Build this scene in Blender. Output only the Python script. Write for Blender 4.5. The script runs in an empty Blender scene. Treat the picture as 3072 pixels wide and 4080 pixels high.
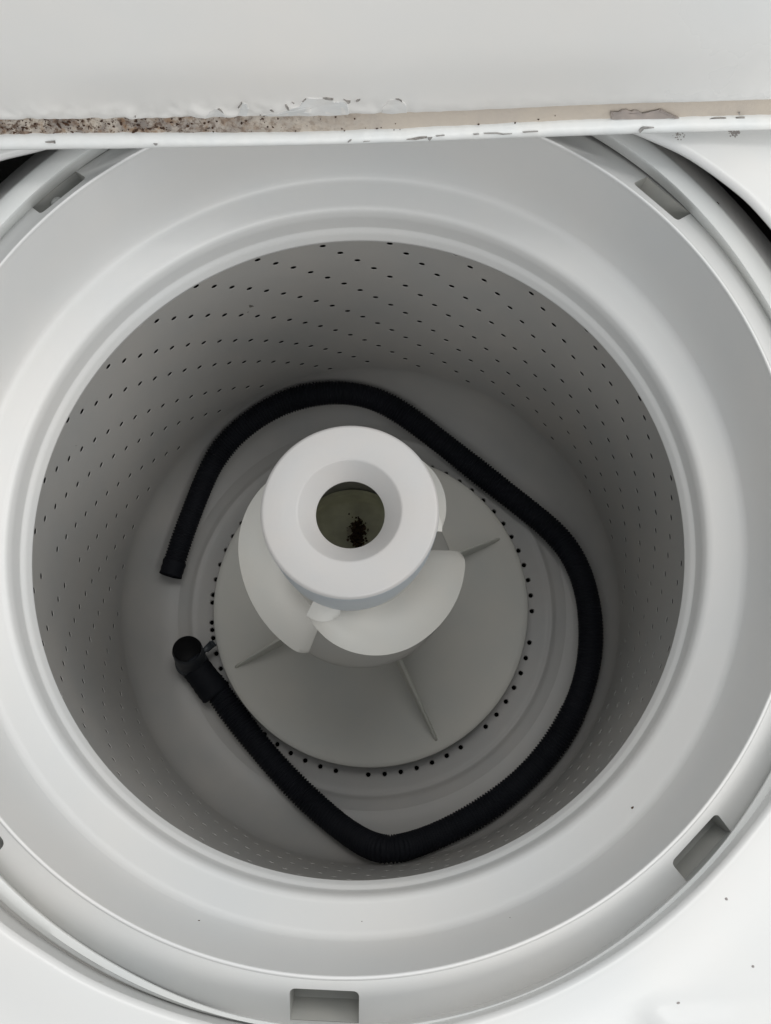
import bpy, bmesh, math, random
from math import sin, cos, pi, radians, degrees, hypot, atan2, sqrt
from mathutils import Vector, Matrix, noise
from mathutils.geometry import delaunay_2d_cdt

random.seed(7)
SC = bpy.context.scene
COL = SC.collection

# ---------------------------------------------------------------- camera
CAM = Vector((0.03535166, -0.17298708, 0.80832652))
FPX, CXP, CYP = 4300.0, 1536.0, 2040.0          # focal length and centre for a 3072 x 4080 frame
_p, _r = 0.23497704, 0.01661479
ROT = Matrix.Rotation(_r, 3, 'Y') @ Matrix.Rotation(_p, 3, 'X')
cd = bpy.data.cameras.new('camera')
cam = bpy.data.objects.new('camera', cd)
COL.objects.link(cam)
cam.matrix_world = Matrix.Translation(CAM) @ ROT.to_4x4()
cd.sensor_fit = 'VERTICAL'
cd.sensor_height = 24.0
cd.lens = 24.0 * FPX / 4080.0
cd.clip_start = 0.01
cd.clip_end = 50
SC.camera = cam

# ---------------------------------------------------------------- world and lamps
W = bpy.data.worlds.new('World')
SC.world = W
W.use_nodes = True
bg = W.node_tree.nodes['Background']
bg.inputs[0].default_value = (0.93, 0.97, 1.0, 1)
bg.inputs[1].default_value = 0.51


def area(name, loc, target, size, sy, power, col):
    l = bpy.data.lights.new(name, 'AREA')
    l.shape = 'RECTANGLE'
    l.size, l.size_y, l.energy, l.color = size, sy, power, col
    o = bpy.data.objects.new(name, l)
    COL.objects.link(o)
    o.location = loc
    o.rotation_euler = (Vector(target) - Vector(loc)).to_track_quat('-Z', 'Y').to_euler()
    return o


area('window_light', (1.55, 0.35, 1.15), (0, 0, 0.1), 1.1, 1.1, 15.5, (1.0, 0.99, 0.97))
area('ceiling_light', (0.15, 0.75, 2.2), (0, 0.0, 0.1), 1.3, 0.9, 14, (1.0, 0.985, 0.96))
area('room_fill', (0.6, -1.7, 1.75), (0, 0.2, 0.2), 1.8, 1.0, 24, (1.0, 0.985, 0.96))  # unseen fill lamp, added in front to light the lid and far wall

SC.view_settings.view_transform = 'Standard'
SC.view_settings.look = 'None'
SC.view_settings.exposure = 0.0
SC.view_settings.gamma = 1.0
SC.cycles.max_bounces = 10
SC.cycles.diffuse_bounces = 8


# ---------------------------------------------------------------- helpers
def px_ray(x, y):
    d = Vector(((x - CXP) / FPX, -(y - CYP) / FPX, -1.0))
    return ROT @ d


def px_on_z(x, y, z):
    d = px_ray(x, y)
    return CAM + d * ((z - CAM.z) / d.z)


def interp(tab, x, period=None):
    if period:
        t = sorted(tab)
        t = [(t[-1][0] - period, t[-1][1])] + t + [(t[0][0] + period, t[0][1])]
    else:
        t = tab
    if x <= t[0][0]: return t[0][1]
    for (a, u), (b, v) in zip(t, t[1:]):
        if x <= b:
            k = (x - a) / (b - a)
            k = k * k * (3 - 2 * k) if period else k
            return u + (v - u) * k
    return t[-1][1]


def hermite(tab, a):
    """smooth periodic curve through (azimuth, value) pairs"""
    a = (a + 180) % 360 - 180
    t = sorted(tab)
    t = [(x - 360, y) for x, y in t[-3:]] + t + [(x + 360, y) for x, y in t[:3]]
    for i in range(1, len(t) - 2):
        if t[i][0] <= a <= t[i + 1][0]:
            x0, y0 = t[i]; x1, y1 = t[i + 1]
            m0 = (t[i + 1][1] - t[i - 1][1]) / (t[i + 1][0] - t[i - 1][0])
            m1 = (t[i + 2][1] - t[i][1]) / (t[i + 2][0] - t[i][0])
            h = x1 - x0; u = (a - x0) / h
            return (2 * u ** 3 - 3 * u * u + 1) * y0 + (u ** 3 - 2 * u * u + u) * h * m0 + (-2 * u ** 3 + 3 * u * u) * y1 + (u ** 3 - u * u) * h * m1
    return t[0][1]


def smooth(a, b, x):
    t = min(1, max(0, (x - a) / (b - a)))
    return t * t * (3 - 2 * t)


def link(name, me, mats, parent=None, shade=True, angle=None):
    o = bpy.data.objects.new(name, me)
    COL.objects.link(o)
    for m in (mats if isinstance(mats, (list, tuple)) else [mats]):
        me.materials.append(m)
    if shade:
        me.polygons.foreach_set('use_smooth', [True] * len(me.polygons))
    if angle is not None:
        me.set_sharp_from_angle(angle=radians(angle))
    if parent: o.parent = parent
    return o


def mesh(vs, fs, recalc=True):
    me = bpy.data.meshes.new('m')
    me.from_pydata([tuple(v) for v in vs], [], fs)
    if recalc:
        bm = bmesh.new(); bm.from_mesh(me)
        bmesh.ops.remove_doubles(bm, verts=bm.verts, dist=1e-6)
        bmesh.ops.recalc_face_normals(bm, faces=bm.faces)
        bm.to_mesh(me); bm.free()
    me.update()
    return me


def lathe(rows, n=192, c0=(0, 0), closed=True):
    """rows: list of (r or f(az_deg), z or f(az)); returns verts, faces"""
    vs, fs = [], []
    for r, z in rows:
        for i in range(n):
            a = 360 * i / n
            rr = r(a) if callable(r) else r
            zz = z(a) if callable(z) else z
            vs.append((c0[0] + rr * cos(radians(a)), c0[1] + rr * sin(radians(a)), zz))
    for j in range(len(rows) - 1):
        for i in range(n):
            k = (i + 1) % n
            fs.append((j * n + i, j * n + k, (j + 1) * n + k, (j + 1) * n + i))
    return vs, fs


def rounded(pts, rad=0.0015, seg=4):
    """round the corners of an open profile [(r,z)...]; pts may carry own radius as third item"""
    out = [pts[0][:2]]
    for i in range(1, len(pts) - 1):
        p0, p1, p2 = [Vector(q[:2]) for q in pts[i - 1:i + 2]]
        rr = pts[i][2] if len(pts[i]) > 2 else rad
        a, b = (p0 - p1), (p2 - p1)
        la, lb = a.length, b.length
        t = min(rr, la * .49, lb * .49)
        s, e = p1 + a.normalized() * t, p1 + b.normalized() * t
        for k in range(seg + 1):
            u = k / seg
            q = s * (1 - u) ** 2 + p1 * 2 * u * (1 - u) + e * u * u
            out.append((q.x, q.y))
    out.append(pts[-1][:2])
    return out


# ---------------------------------------------------------------- materials
def mat(name, col, rough=0.4, var=0.03, scale=30, bump=0.0, bscale=200, coat=0.0, spec=0.5, sss=0.0, dirt=None, bdist=0.001):
    m = bpy.data.materials.new(name)
    m.use_nodes = True
    nt = m.node_tree; N = nt.nodes; L = nt.links
    b = N['Principled BSDF']
    b.inputs['Roughness'].default_value = rough
    b.inputs['Specular IOR Level'].default_value = spec
    b.inputs['Coat Weight'].default_value = coat
    b.inputs['Coat Roughness'].default_value = 0.08
    tc = N.new('ShaderNodeTexCoord')
    nz = N.new('ShaderNodeTexNoise')
    nz.inputs['Scale'].default_value = scale
    nz.inputs['Detail'].default_value = 6
    L.new(tc.outputs['Object'], nz.inputs['Vector'])
    cr = N.new('ShaderNodeValToRGB')
    cr.color_ramp.elements[0].position = .3
    cr.color_ramp.elements[1].position = .7
    cr.color_ramp.elements[0].color = tuple(c * (1 - var) * h for c, h in zip(col, (.985, 1, 1.012))) + (1,)
    cr.color_ramp.elements[1].color = tuple(min(1, c * (1 + var) * h) for c, h in zip(col, (1.015, 1, .985))) + (1,)
    L.new(nz.outputs['Fac'], cr.inputs['Fac'])
    out = cr.outputs['Color']
    if dirt:                      # (colour, threshold, scale): sparse small specks
        n2 = N.new('ShaderNodeTexNoise')
        n2.inputs['Scale'].default_value = dirt[2]
        n2.inputs['Detail'].default_value = 3
        L.new(tc.outputs['Object'], n2.inputs['Vector'])
        r2 = N.new('ShaderNodeValToRGB')
        r2.color_ramp.elements[0].position = dirt[1]
        r2.color_ramp.elements[1].position = dirt[1] + .03
        L.new(n2.outputs['Fac'], r2.inputs['Fac'])
        mx = N.new('ShaderNodeMix'); mx.data_type = 'RGBA'
        L.new(r2.outputs['Color'], mx.inputs[0])
        L.new(out, mx.inputs[6])
        mx.inputs[7].default_value = dirt[0] + (1,)
        out = mx.outputs[2]
    L.new(out, b.inputs['Base Color'])
    # gloss that is never quite even
    mr = N.new('ShaderNodeMapRange')
    mr.inputs['To Min'].default_value = max(0.02, rough - .06)
    mr.inputs['To Max'].default_value = rough + .08
    L.new(nz.outputs['Fac'], mr.inputs['Value'])
    L.new(mr.outputs['Result'], b.inputs['Roughness'])
    if bump:
        n3 = N.new('ShaderNodeTexNoise')
        n3.inputs['Scale'].default_value = bscale
        n3.inputs['Detail'].default_value = 4
        L.new(tc.outputs['Object'], n3.inputs['Vector'])
        bp = N.new('ShaderNodeBump')
        bp.inputs['Strength'].default_value = bump
        bp.inputs['Distance'].default_value = bdist
        L.new(n3.outputs['Fac'], bp.inputs['Height'])
        L.new(bp.outputs['Normal'], b.inputs['Normal'])
    if sss:
        b.inputs['Subsurface Weight'].default_value = sss
        b.inputs['Subsurface Radius'].default_value = (.01, .01, .008)
    return m


M_enamel = mat('white_enamel', (.67, .672, .665), .30, .018, 8, .05, 60, coat=.15, dirt=((.3, .25, .2), .80, 90))
M_lid = mat('lid_enamel', (.76, .75, .73), .28, .02, 6, .12, 40, coat=.2)
M_lip = mat('lid_lip_paint', (.80, .81, .80), .42, .02, 30, .35, 150, coat=.05)
M_ring = mat('ring_plastic', (.655, .655, .648), .40, .026, 7, .03, 400, dirt=((.25, .22, .18), .82, 70))
M_cover = mat('tub_cover_plastic', (.66, .67, .66), .45, .02, 12, .06, 200)
M_tub = mat('tub_plastic', (.60, .59, .575), .55, .08, 20, .2, 60)
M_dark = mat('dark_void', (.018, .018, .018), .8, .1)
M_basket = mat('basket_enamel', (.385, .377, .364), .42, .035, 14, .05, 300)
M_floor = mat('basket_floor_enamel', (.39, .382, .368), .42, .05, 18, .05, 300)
M_agi = mat('agitator_plastic', (.45, .442, .415), .42, .015, 20, .04, 400, sss=0.0)
M_skirt = mat('agitator_skirt_plastic', (.565, .558, .522), .45, .03, 15, .04, 300)
M_cap = mat('agitator_cap_plastic', (.43, .42, .412), .45, .015, 30, .05, 400)
M_hose = mat('hose_rubber', (.007, .008, .0115), .7, .2, 40, .1, 300, spec=.18)
M_clamp = mat('clamp_plastic', (.05, .058, .065), .4, .2, 40)
M_rust = mat('rust', (.055, .025, .012), .85, .5, 400, .5, 900)
M_grime = mat('grime', (.07, .042, .025), .8, .5, 300, .4, 900)
M_crumb = mat('lint', (.45, .43, .38), .8, .1)
M_primer = mat('primer', (.72, .715, .70), .4, .03, 60)
M_crack = mat('bare_metal', (.28, .265, .25), .6, .5, 400)


def strip_material():
    m = bpy.data.materials.new('rusty_sealant')
    m.use_nodes = True
    nt = m.node_tree; N = nt.nodes; L = nt.links
    b = N['Principled BSDF']; b.inputs['Roughness'].default_value = .7
    tc = N.new('ShaderNodeTexCoord')
    sx = N.new('ShaderNodeSeparateXYZ'); L.new(tc.outputs['Object'], sx.inputs[0])
    wear = N.new('ShaderNodeMapRange')            # how far along the lid the corrosion has eaten
    wear.inputs['From Min'].default_value = .03; wear.inputs['From Max'].default_value = -.14
    L.new(sx.outputs['X'], wear.inputs['Value'])

    def nz(s, d=6):
        n = N.new('ShaderNodeTexNoise'); n.inputs['Scale'].default_value = s; n.inputs['Detail'].default_value = d
        n.inputs['Roughness'].default_value = .65
        L.new(tc.outputs['Object'], n.inputs['Vector']); return n

    def ramp(src, p0, p1, c0=(0, 0, 0, 1), c1=(1, 1, 1, 1)):
        r = N.new('ShaderNodeValToRGB')
        r.color_ramp.elements[0].position = p0; r.color_ramp.elements[1].position = p1
        r.color_ramp.elements[0].color = c0; r.color_ramp.elements[1].color = c1
        L.new(src, r.inputs['Fac']); return r

    base = ramp(nz(30).outputs['Fac'], .3, .7, (.52, .465, .41, 1), (.60, .53, .445, 1))

    def over(prev, fac, wear_out, col, gain=1.0):
        mm = N.new('ShaderNodeMath'); mm.operation = 'MULTIPLY'
        L.new(fac, mm.inputs[0]); L.new(wear_out, mm.inputs[1])
        m2 = N.new('ShaderNodeMath'); m2.operation = 'MULTIPLY'; m2.inputs[1].default_value = gain; m2.use_clamp = True
        L.new(mm.outputs[0], m2.inputs[0])
        mx = N.new('ShaderNodeMix'); mx.data_type = 'RGBA'
        L.new(m2.outputs[0], mx.inputs[0]); L.new(prev, mx.inputs[6]); mx.inputs[7].default_value = col
        return mx.outputs[2]
    w = wear.outputs['Result']
    c = over(base.outputs['Color'], ramp(nz(75, 5).outputs['Fac'], .40, .58).outputs['Color'], w, (.27, .235, .21, 1), 1.1)     # grey grime
    c = over(c, ramp(nz(120, 6).outputs['Fac'], .50, .66).outputs['Color'], w, (.27, .16, .085, 1), .9)                     # orange bleed
    c = over(c, ramp(nz(230, 8).outputs['Fac'], .50, .60).outputs['Color'], w, (.13, .085, .06, 1), 1.0)
    c = over(c, ramp(nz(420, 3).outputs['Fac'], .64, .68).outputs['Color'], w, (.055, .03, .02, 1))
    L.new(c, b.inputs['Base Color'])
    bp = N.new('ShaderNodeBump'); bp.inputs['Strength'].default_value = .6; bp.inputs['Distance'].default_value = .001
    L.new(nz(200, 8).outputs['Fac'], bp.inputs['Height']); L.new(bp.outputs['Normal'], b.inputs['Normal'])
    return m


M_strip = strip_material()


# ================================================================ WASHING MACHINE
wm = bpy.data.objects.new('washing_machine', None)
COL.objects.link(wm)
wm['label'] = 'white top-loading washing machine with its lid raised, seen down into the open grey tub'
wm['category'] = 'washing machine'

# ---------------------------------------------------------------- basket wall with its drilled holes
RW = 0.265
ZT, ZB = 0.006, -0.327
EX, EZ = 0.056, 0.050            # fillet radii at the foot of the wall
HR_W, HR_H = 0.0031, 0.0031


def wall_with_holes():
    holes = []
    # rows spiral down the wall; each starts at (azimuth, height) of one of its upper holes
    starts = [(28.8, -.046), (44.4, -.038), (56.8, -.044), (72.3, -.032), (84.6, -.034), (97.0, -.036), (109.3, -.035), (121.6, -.034), (134.1, -.031), (143.3, -.045), (155.7, -.039),
              (167.2, -.043), (176.4, -.047), (186.8, -.051), (196.1, -.057), (205.4, -.063), (211.2, -.090)]
    gap = (388.8 - 219.0) / 14
    starts += [(219.0 + gap * q, -.045) for q in range(1, 14)]
    for an, z0 in starts:
        st = interp([(28, 2.97), (95, 3.06), (155, 3.10), (200, 3.32), (270, 3.10), (330, 2.97), (389, 2.97)], an)
        sz = interp([(28, .0140), (70, .0147), (95, .0154), (155, .0156), (200, .0194), (270, .0165), (330, .0145), (389, .0140)], an)
        for k in range(-3, 22):
            z = z0 - sz * k
            if z > -.026 or z < -.3215: continue
            th = (an - st * k + 180) % 360 - 180
            holes.append((th, z))
    k = radians(1) * RW
    umin, umax = -180 * k, 180 * k
    seam = 1.4
    holes = [h for h in holes if abs(abs(h[0]) - 180) > seam * .6]
    pts, faces_in = [], []
    NU, NV = 200, 18
    us = [umin + (umax - umin) * i / NU for i in range(NU + 1)]
    vz = [ZB + (ZT - ZB) * j / NV for j in range(NV + 1)]
    # border loop
    border = [(u, ZB) for u in us] + [(umax, v) for v in vz[1:]] + [(u, ZT) for u in reversed(us[:-1])] + [(umin, v) for v in reversed(vz[1:-1])]
    pts += border
    edges = [(i, (i + 1) % len(border)) for i in range(len(border))]
    rings = []
    NH = 12
    for th, z in holes:
        s = len(pts)
        for q in range(NH):
            a = 2 * pi * q / NH
            pts.append((th * k + HR_W * cos(a), z + HR_H * sin(a)))
        edges += [(s + q, s + (q + 1) % NH) for q in range(NH)]
        rings.append((s, th, z))
    hp = [(th * k, z) for th, z in holes]
    cell = {}
    for u, v in hp: cell.setdefault((int(u // .02), int(v // .02)), []).append((u, v))
    for u in us[1:-1]:
        for v in vz[1:-1]:
            cu, cv = int(u // .02), int(v // .02)
            ok = True
            for a in (-1, 0, 1):
                for b in (-1, 0, 1):
                    for (x, y) in cell.get((cu + a, cv + b), ()):
                        if hypot(x - u, y - v) < HR_W + .0012: ok = False
            if ok: pts.append((u, v))
    V, E, F, *_ = delaunay_2d_cdt([Vector(p) for p in pts], edges, [], 0, 1e-7)
    cents = hp
    out = []
    for f in F:
        c = sum((V[i] for i in f), Vector((0, 0))) / len(f)
        cu, cv = int(c.x // .02), int(c.y // .02)
        inside = False
        for a in (-1, 0, 1):
            for b in (-1, 0, 1):
                for (x, y) in cell.get((cu + a, cv + b), ()):
                    if hypot(x - c.x, y - c.y) < HR_W * .93: inside = True
        if not inside: out.append(f)
    vs, nr = [], []

    def P(u, v, dr=0):
        t = u / RW
        return ((RW + dr) * cos(t), (RW + dr) * sin(t), v)
    for p in V:
        vs.append(P(p.x, p.y))
        t = p.x / RW
        nr.append((-cos(t), -sin(t), 0))
    fs = []
    for f in out:
        # orient inwards
        a, b, c = [Vector(vs[i]) for i in f[:3]]
        n = (b - a).cross(c - a)
        fs.append(tuple(f) if n.dot(Vector(nr[f[0]])) > 0 else tuple(reversed(f)))
    # flared sleeves: the metal is punched outwards round each hole
    for s, th, z in rings:
        base = len(vs)
        for lvl, (sc, dr) in enumerate(((1.0, 0), (.88, .00025), (.84, .00060))):
            for q in range(NH):
                a = 2 * pi * q / NH
                vs.append(P(th * k + HR_W * sc * cos(a), z + HR_H * sc * sin(a), dr))
                t = th * k / RW
                inward = Vector((-cos(t), -sin(t), 0))
                side = Vector((sin(t), -cos(t), 0)) * cos(a) + Vector((0, 0, -1)) * sin(a)
                w = (.80, .50, .05)[lvl]
                nn = (inward * w + side * (1 - w)).normalized()
                nr.append(tuple(nn))
        for l in range(2):
            for q in range(NH):
                q2 = (q + 1) % NH
                ff = (base + l * NH + q, base + l * NH + q2, base + (l + 1) * NH + q2, base + (l + 1) * NH + q)
                a, b, c = [Vector(vs[i]) for i in ff[:3]]
                if (b - a).cross(c - a).dot(Vector(nr[ff[0]]) + Vector(nr[ff[2]])) < 0: ff = ff[::-1]
                fs.append(ff)
    me = mesh(vs, fs, recalc=False)
    me.polygons.foreach_set('use_smooth', [True] * len(me.polygons))
    me.normals_split_custom_set_from_vertices(nr)
    return me


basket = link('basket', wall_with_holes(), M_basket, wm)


# the bowl below: fillet, raised ring, floor with the ring of drain holes, closed centre
def floor_z(r):
    """floor height, used from r=0 to the foot of the wall"""
    z0 = -0.3796
    bump = 0
    cx = RW - EX
    if r <= cx: return z0 + 0.0 * r
    t = min(1, (r - cx) / EX)
    return (ZB - EZ * sqrt(max(0, 1 - t * t))) - 0.003 + .003 * t + bump


FZ0 = -0.3796


def bowl():
    vs, fs = [], []
    # profile from the wall foot down to r=.224
    rows = []
    for i in range(0, 30):
        a = (pi / 2) * i / 29
        r = RW - EX + EX * cos(a)
        z = ZB - (EZ + .003) * sin(a)
        if r < .213: break
        rows.append((r, z))
    rows = [(RW, ZB)] + rows[1:]
    v, f = lathe(rows, 256)
    return v, f, rows[-1]


bv, bf, last = bowl()
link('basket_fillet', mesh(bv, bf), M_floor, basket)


def perforated_annulus(r0, r1, zf, holes, hr, n0, n1, depth=.003):
    NH = 12
    pts = [(r1 * cos(2 * pi * i / n1), r1 * sin(2 * pi * i / n1)) for i in range(n1)]
    edges = [(i, (i + 1) % n1) for i in range(n1)]
    s = len(pts)
    pts += [(r0 * cos(2 * pi * i / n0), r0 * sin(2 * pi * i / n0)) for i in range(n0)]
    edges += [(s + i, s + (i + 1) % n0) for i in range(n0)]
    hs = []
    for a, rr in holes:
        c = (rr * cos(radians(a)), rr * sin(radians(a)))
        s = len(pts)
        pts += [(c[0] + hr * cos(2 * pi * q / NH), c[1] + hr * sin(2 * pi * q / NH)) for q in range(NH)]
        edges += [(s + q, s + (q + 1) % NH) for q in range(NH)]
        hs.append(c)
    V, E, F, *_ = delaunay_2d_cdt([Vector(p) for p in pts], edges, [], 0, 1e-7)
    fs = []
    for f in F:
        c = sum((V[i] for i in f), Vector((0, 0))) / len(f)
        if c.length < r0 * cos(pi / n0) * .999: continue
        if any(hypot(c.x - h[0], c.y - h[1]) < hr * .93 for h in hs): continue
        fs.append(tuple(f))
    vs = [(p.x, p.y, zf(p.length)) for p in V]
    for c in hs:
        b = len(vs)
        for (sc, dz) in ((1, 0), (.85, -.001), (.8, -depth)):
            for q in range(NH):
                x, y = c[0] + hr * sc * cos(2 * pi * q / NH), c[1] + hr * sc * sin(2 * pi * q / NH)
                vs.append((x, y, zf(hypot(c[0], c[1])) + dz))
        for l in range(2):
            for q in range(NH):
                q2 = (q + 1) % NH
                fs.append((b + l * NH + q, b + l * NH + q2, b + (l + 1) * NH + q2, b + (l + 1) * NH + q))
    return vs, fs


missing = (-96.3, -51.4, -6.2)
hol = []
for i in range(63):
    a = -175.6 + 5.645 * i
    a = (a + 180) % 360 - 180
    if min(abs(a - m) for m in missing) > 2: hol.append((a, .1774))
hol += [(-172.9, .1774), (177.2, .1772)]
zl = last[1]
vs, fs = perforated_annulus(.120, .190, lambda r: FZ0, hol, .0028, 128, 256)
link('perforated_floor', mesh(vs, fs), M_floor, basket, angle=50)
rws = []
for i in range(40):
    r = .190 + (last[0] - .190) * i / 39
    z = FZ0 + (zl - FZ0) * smooth(.200, last[0] + .012, r) / smooth(.200, last[0] + .012, last[0])
    z += .0010 * math.exp(-((r - .1990) / .0035) ** 2)
    rws.append((r, z))
v, f = lathe(rws, 256)
link('floor_rim', mesh(v, f), M_floor, basket)

# ---------------------------------------------------------------- balance ring
prof = [(.2665, -.006), (.2510, -.0045, .001), (.2490, .0010, .0012), (.2515, .0088, .002), (.2545, .0130, .0012), (.2550, .0300, .004),
        (.2575, .0375, .005), (.2835, .0405, .006), (.2898, .1302, .0006), (.2896, .1322, .0007), (.2902, .1334, .0008), (.2914, .1334, .0009), (.2922, .1322, .0008), (.2932, .1300)]
v, f = lathe(rounded(prof, .001, 5), 288)
ring = link('balance_ring', mesh(v, f), M_ring, basket, angle=50)

# the shelf behind the crest, with its eight rectangular pockets
SH_Z = .1310


PAZ = (-92.3, -45.3, -1, 45, 89, 132.6, 177, -137.8)


def shz(r): return .1316 - .024 * max(0, (r - .2925) / .030)


def shelf():
    pts, edges = [], []
    n = 288
    r0, r1 = .2926, .340
    for r in (r1, r0):
        s = len(pts)
        pts += [(r * cos(2 * pi * i / n), r * sin(2 * pi * i / n)) for i in range(n)]
        edges += [(s + i, s + (i + 1) % n) for i in range(n)]
    pockets = []
    for k in range(8):
        a0 = radians(PAZ[k])
        er, et = Vector((cos(a0), sin(a0))), Vector((-sin(a0), cos(a0)))
        hw, ri, ro, cr = .0206, .2988, .3195, .0034
        loop = []
        # corners: inner-left arc, inner-right arc, outer right, outer left
        for q in range(6):
            t = radians(270 - 90 * q / 5)
            loop.append((ri + cr + cr * cos(t), -hw + cr + cr * sin(t)))
        for q in range(6):
            t = radians(180 - 90 * q / 5)
            loop.append((ri + cr + cr * cos(t), hw - cr + cr * sin(t)))
        loop += [(ro, hw), (ro, -hw)]
        L2 = [er * a + et * b for a, b in loop]
        s = len(pts)
        pts += [tuple(p) for p in L2]
        edges += [(s + i, s + (i + 1) % len(L2)) for i in range(len(L2))]
        pockets.append((L2, er, et, ri, ro, hw, loop))
    V, E, F, *_ = delaunay_2d_cdt([Vector(p) for p in pts], edges, [], 0, 1e-7)
    fs = []
    for f in F:
        c = sum((V[i] for i in f), Vector((0, 0))) / len(f)
        if c.length < r0 * .9999: continue
        bad = False
        for (L2, er, et, ri, ro, hw, loop) in pockets:
            u, w = c.dot(er), c.dot(et)
            if ri < u < ro and abs(w) < hw:
                if u > ri + .0033 or abs(w) < hw - .0033 or hypot(u - ri - .0032, abs(w) - hw + .0032) < .0031: bad = True
        if not bad: fs.append(tuple(f))
    vs = [(p.x, p.y, shz(p.length)) for p in V]
    me = mesh(vs, fs)
    # pocket walls: a deeper box with its own floor
    boxes = []
    for (L2, er, et, ri, ro, hw, loop) in pockets:
        pv, pf = [], []
        n = len(L2)
        cen = er * ((ri + ro) / 2)
        for (dz, sc) in ((0, 1.0), (-.0012, .985), (-.024, .96)):
            for p in L2:
                q = cen + (p - cen) * sc
                if sc == .96:
                    u = q.dot(er)
                    q = q - er * max(0, u - .3085)
                    pv.append((q.x, q.y, shz(.305) + dz))
                else:
                    pv.append((q.x, q.y, shz(q.length) + dz))
        for l in range(2):
            for i in range(n):
                j = (i + 1) % n
                pf.append((l * n + i, l * n + j, (l + 1) * n + j, (l + 1) * n + i))
        pf.append(tuple(2 * n + i for i in range(n)))
        boxes.append(mesh(pv, pf))
    return me, boxes


me, boxes = shelf()
link('ring_shelf', me, M_ring, basket)
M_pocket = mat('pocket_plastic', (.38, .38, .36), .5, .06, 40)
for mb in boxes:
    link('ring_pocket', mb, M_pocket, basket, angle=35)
for k in (5,):                                   # drain boss at the back wall of each pocket
    a0 = radians(PAZ[k])
    er, et = Vector((cos(a0), sin(a0), 0)), Vector((-sin(a0), cos(a0), 0))
    bm = bmesh.new()
    bmesh.ops.create_uvsphere(bm, u_segments=14, v_segments=8, radius=.0042)
    for w in bm.verts:
        w.co = er * (.3135 + w.co.x * .6) + et * (w.co.y + .004) + Vector((0, 0, .1045 + w.co.z * .6))
    m_ = bpy.data.meshes.new('m'); bm.to_mesh(m_); bm.free()
    link('pocket_boss', m_, M_cover, basket)

# ---------------------------------------------------------------- tub cover (the pale ring round the basket)
Ctab = [(-100, .3190), (-73, .3180), (-62, .3162), (-57, .3147), (-49, .3135), (-42, .3128), (-34, .3119), (0, .311), (33, .3128), (39, .3153), (42, .3160),
        (48, .3168), (55, .3190), (75, .321), (100, .320), (115, .317), (125, .3154), (132, .3144), (141, .3126), (165, .311), (-165, .312), (-150, .3135), (-131, .3147), (-116, .3154), (-110, .3165)]
Dtab = [(-121, .3240), (-130, .3252), (-112, .3232), (-100, .3227), (-80, .324), (-40, .327), (0, .328), (31, .3292), (39, .3306), (47, .3328), (52, .3350), (75, .336),
        (110, .334), (129, .3318), (138, .3300), (170, .328), (-160, .327), (-140, .326)]
Cf = lambda a: sum(hermite(Ctab, a + q) for q in (-6, -3, 0, 3, 6)) / 5
Df = lambda a: sum(hermite(Dtab, a + q) for q in (-6, -3, 0, 3, 6)) / 5
rows = [(lambda a: Cf(a) + .0040, .1105), (lambda a: Cf(a) + .0010, .1235), (lambda a: Cf(a) + .0001, .1272), (lambda a: Cf(a) + .0003, .1283), (lambda a: Cf(a) + .0015, .1287),
        (lambda a: Cf(a) * .5 + Df(a) * .5, .1292), (lambda a: Df(a) - .004, .1284), (lambda a: Df(a) - .0018, .1274), (lambda a: Df(a) - .0006, .1255), (lambda a: Df(a) + .0001, .123), (lambda a: Df(a) + .0003, .1075)]
v, f = lathe(rows, 288)
cover = link('tub_cover', mesh(v, f), M_cover, wm, angle=60)
# outer tub wall sloping away outside the cover, then the void under the cabinet top
rows = [(lambda a: Df(a) - .003, .1240), (lambda a: Df(a) + .0015, .1222), (lambda a: Df(a) + .024, .1030), (lambda a: Df(a) + .0252, .1000), (lambda a: Df(a) + .0255, .02), (lambda a: Df(a) + .016, -.44)]
v, f = lathe(rows, 192)
tub = link('outer_tub', mesh(v, f), M_tub, wm, angle=50)
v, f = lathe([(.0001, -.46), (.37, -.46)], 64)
link('tub_bottom', mesh(v, f), M_dark, tub)  # near-black disc: the dark below the floor holes is put into its colour
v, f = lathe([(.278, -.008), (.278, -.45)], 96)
link('shade_backing', mesh(v, f), M_dark, tub)  # near-black sheet standing in for the shade behind the wall holes


# rusty crust along the outer edge of the cover, right rear side
def crust():
    vs, fs = [], []
    rnd = random.Random(5)
    for i in range(520):
        a = rnd.uniform(22, 58)
        w = math.exp(-((a - 42) / 14) ** 2)
        if rnd.random() > w: continue
        r = Df(a) + rnd.uniform(-.0008, .0008)
        z = .1215 + rnd.uniform(-.0015, .001)
        c = Vector((r * cos(radians(a)), r * sin(radians(a)), z))
        s = rnd.uniform(.0003, .0010) * (1 + 1.0 * (rnd.random() < .06))
        b = len(vs)
        for dv in ((1, 0, 0), (0, 1, 0), (-1, 0, 0), (0, -1, 0), (0, 0, 1), (0, 0, -1)):
            vs.append(tuple(c + Vector(dv) * s * rnd.uniform(.6, 1.5)))
        for t in ((0, 1, 4), (1, 2, 4), (2, 3, 4), (3, 0, 4), (1, 0, 5), (2, 1, 5), (3, 2, 5), (0, 3, 5)):
            fs.append(tuple(b + q for q in t))
    return mesh(vs, fs, False)


o = link('rust_crust', crust(), M_rust, cover, shade=False)
o['kind'] = 'stuff'

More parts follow.
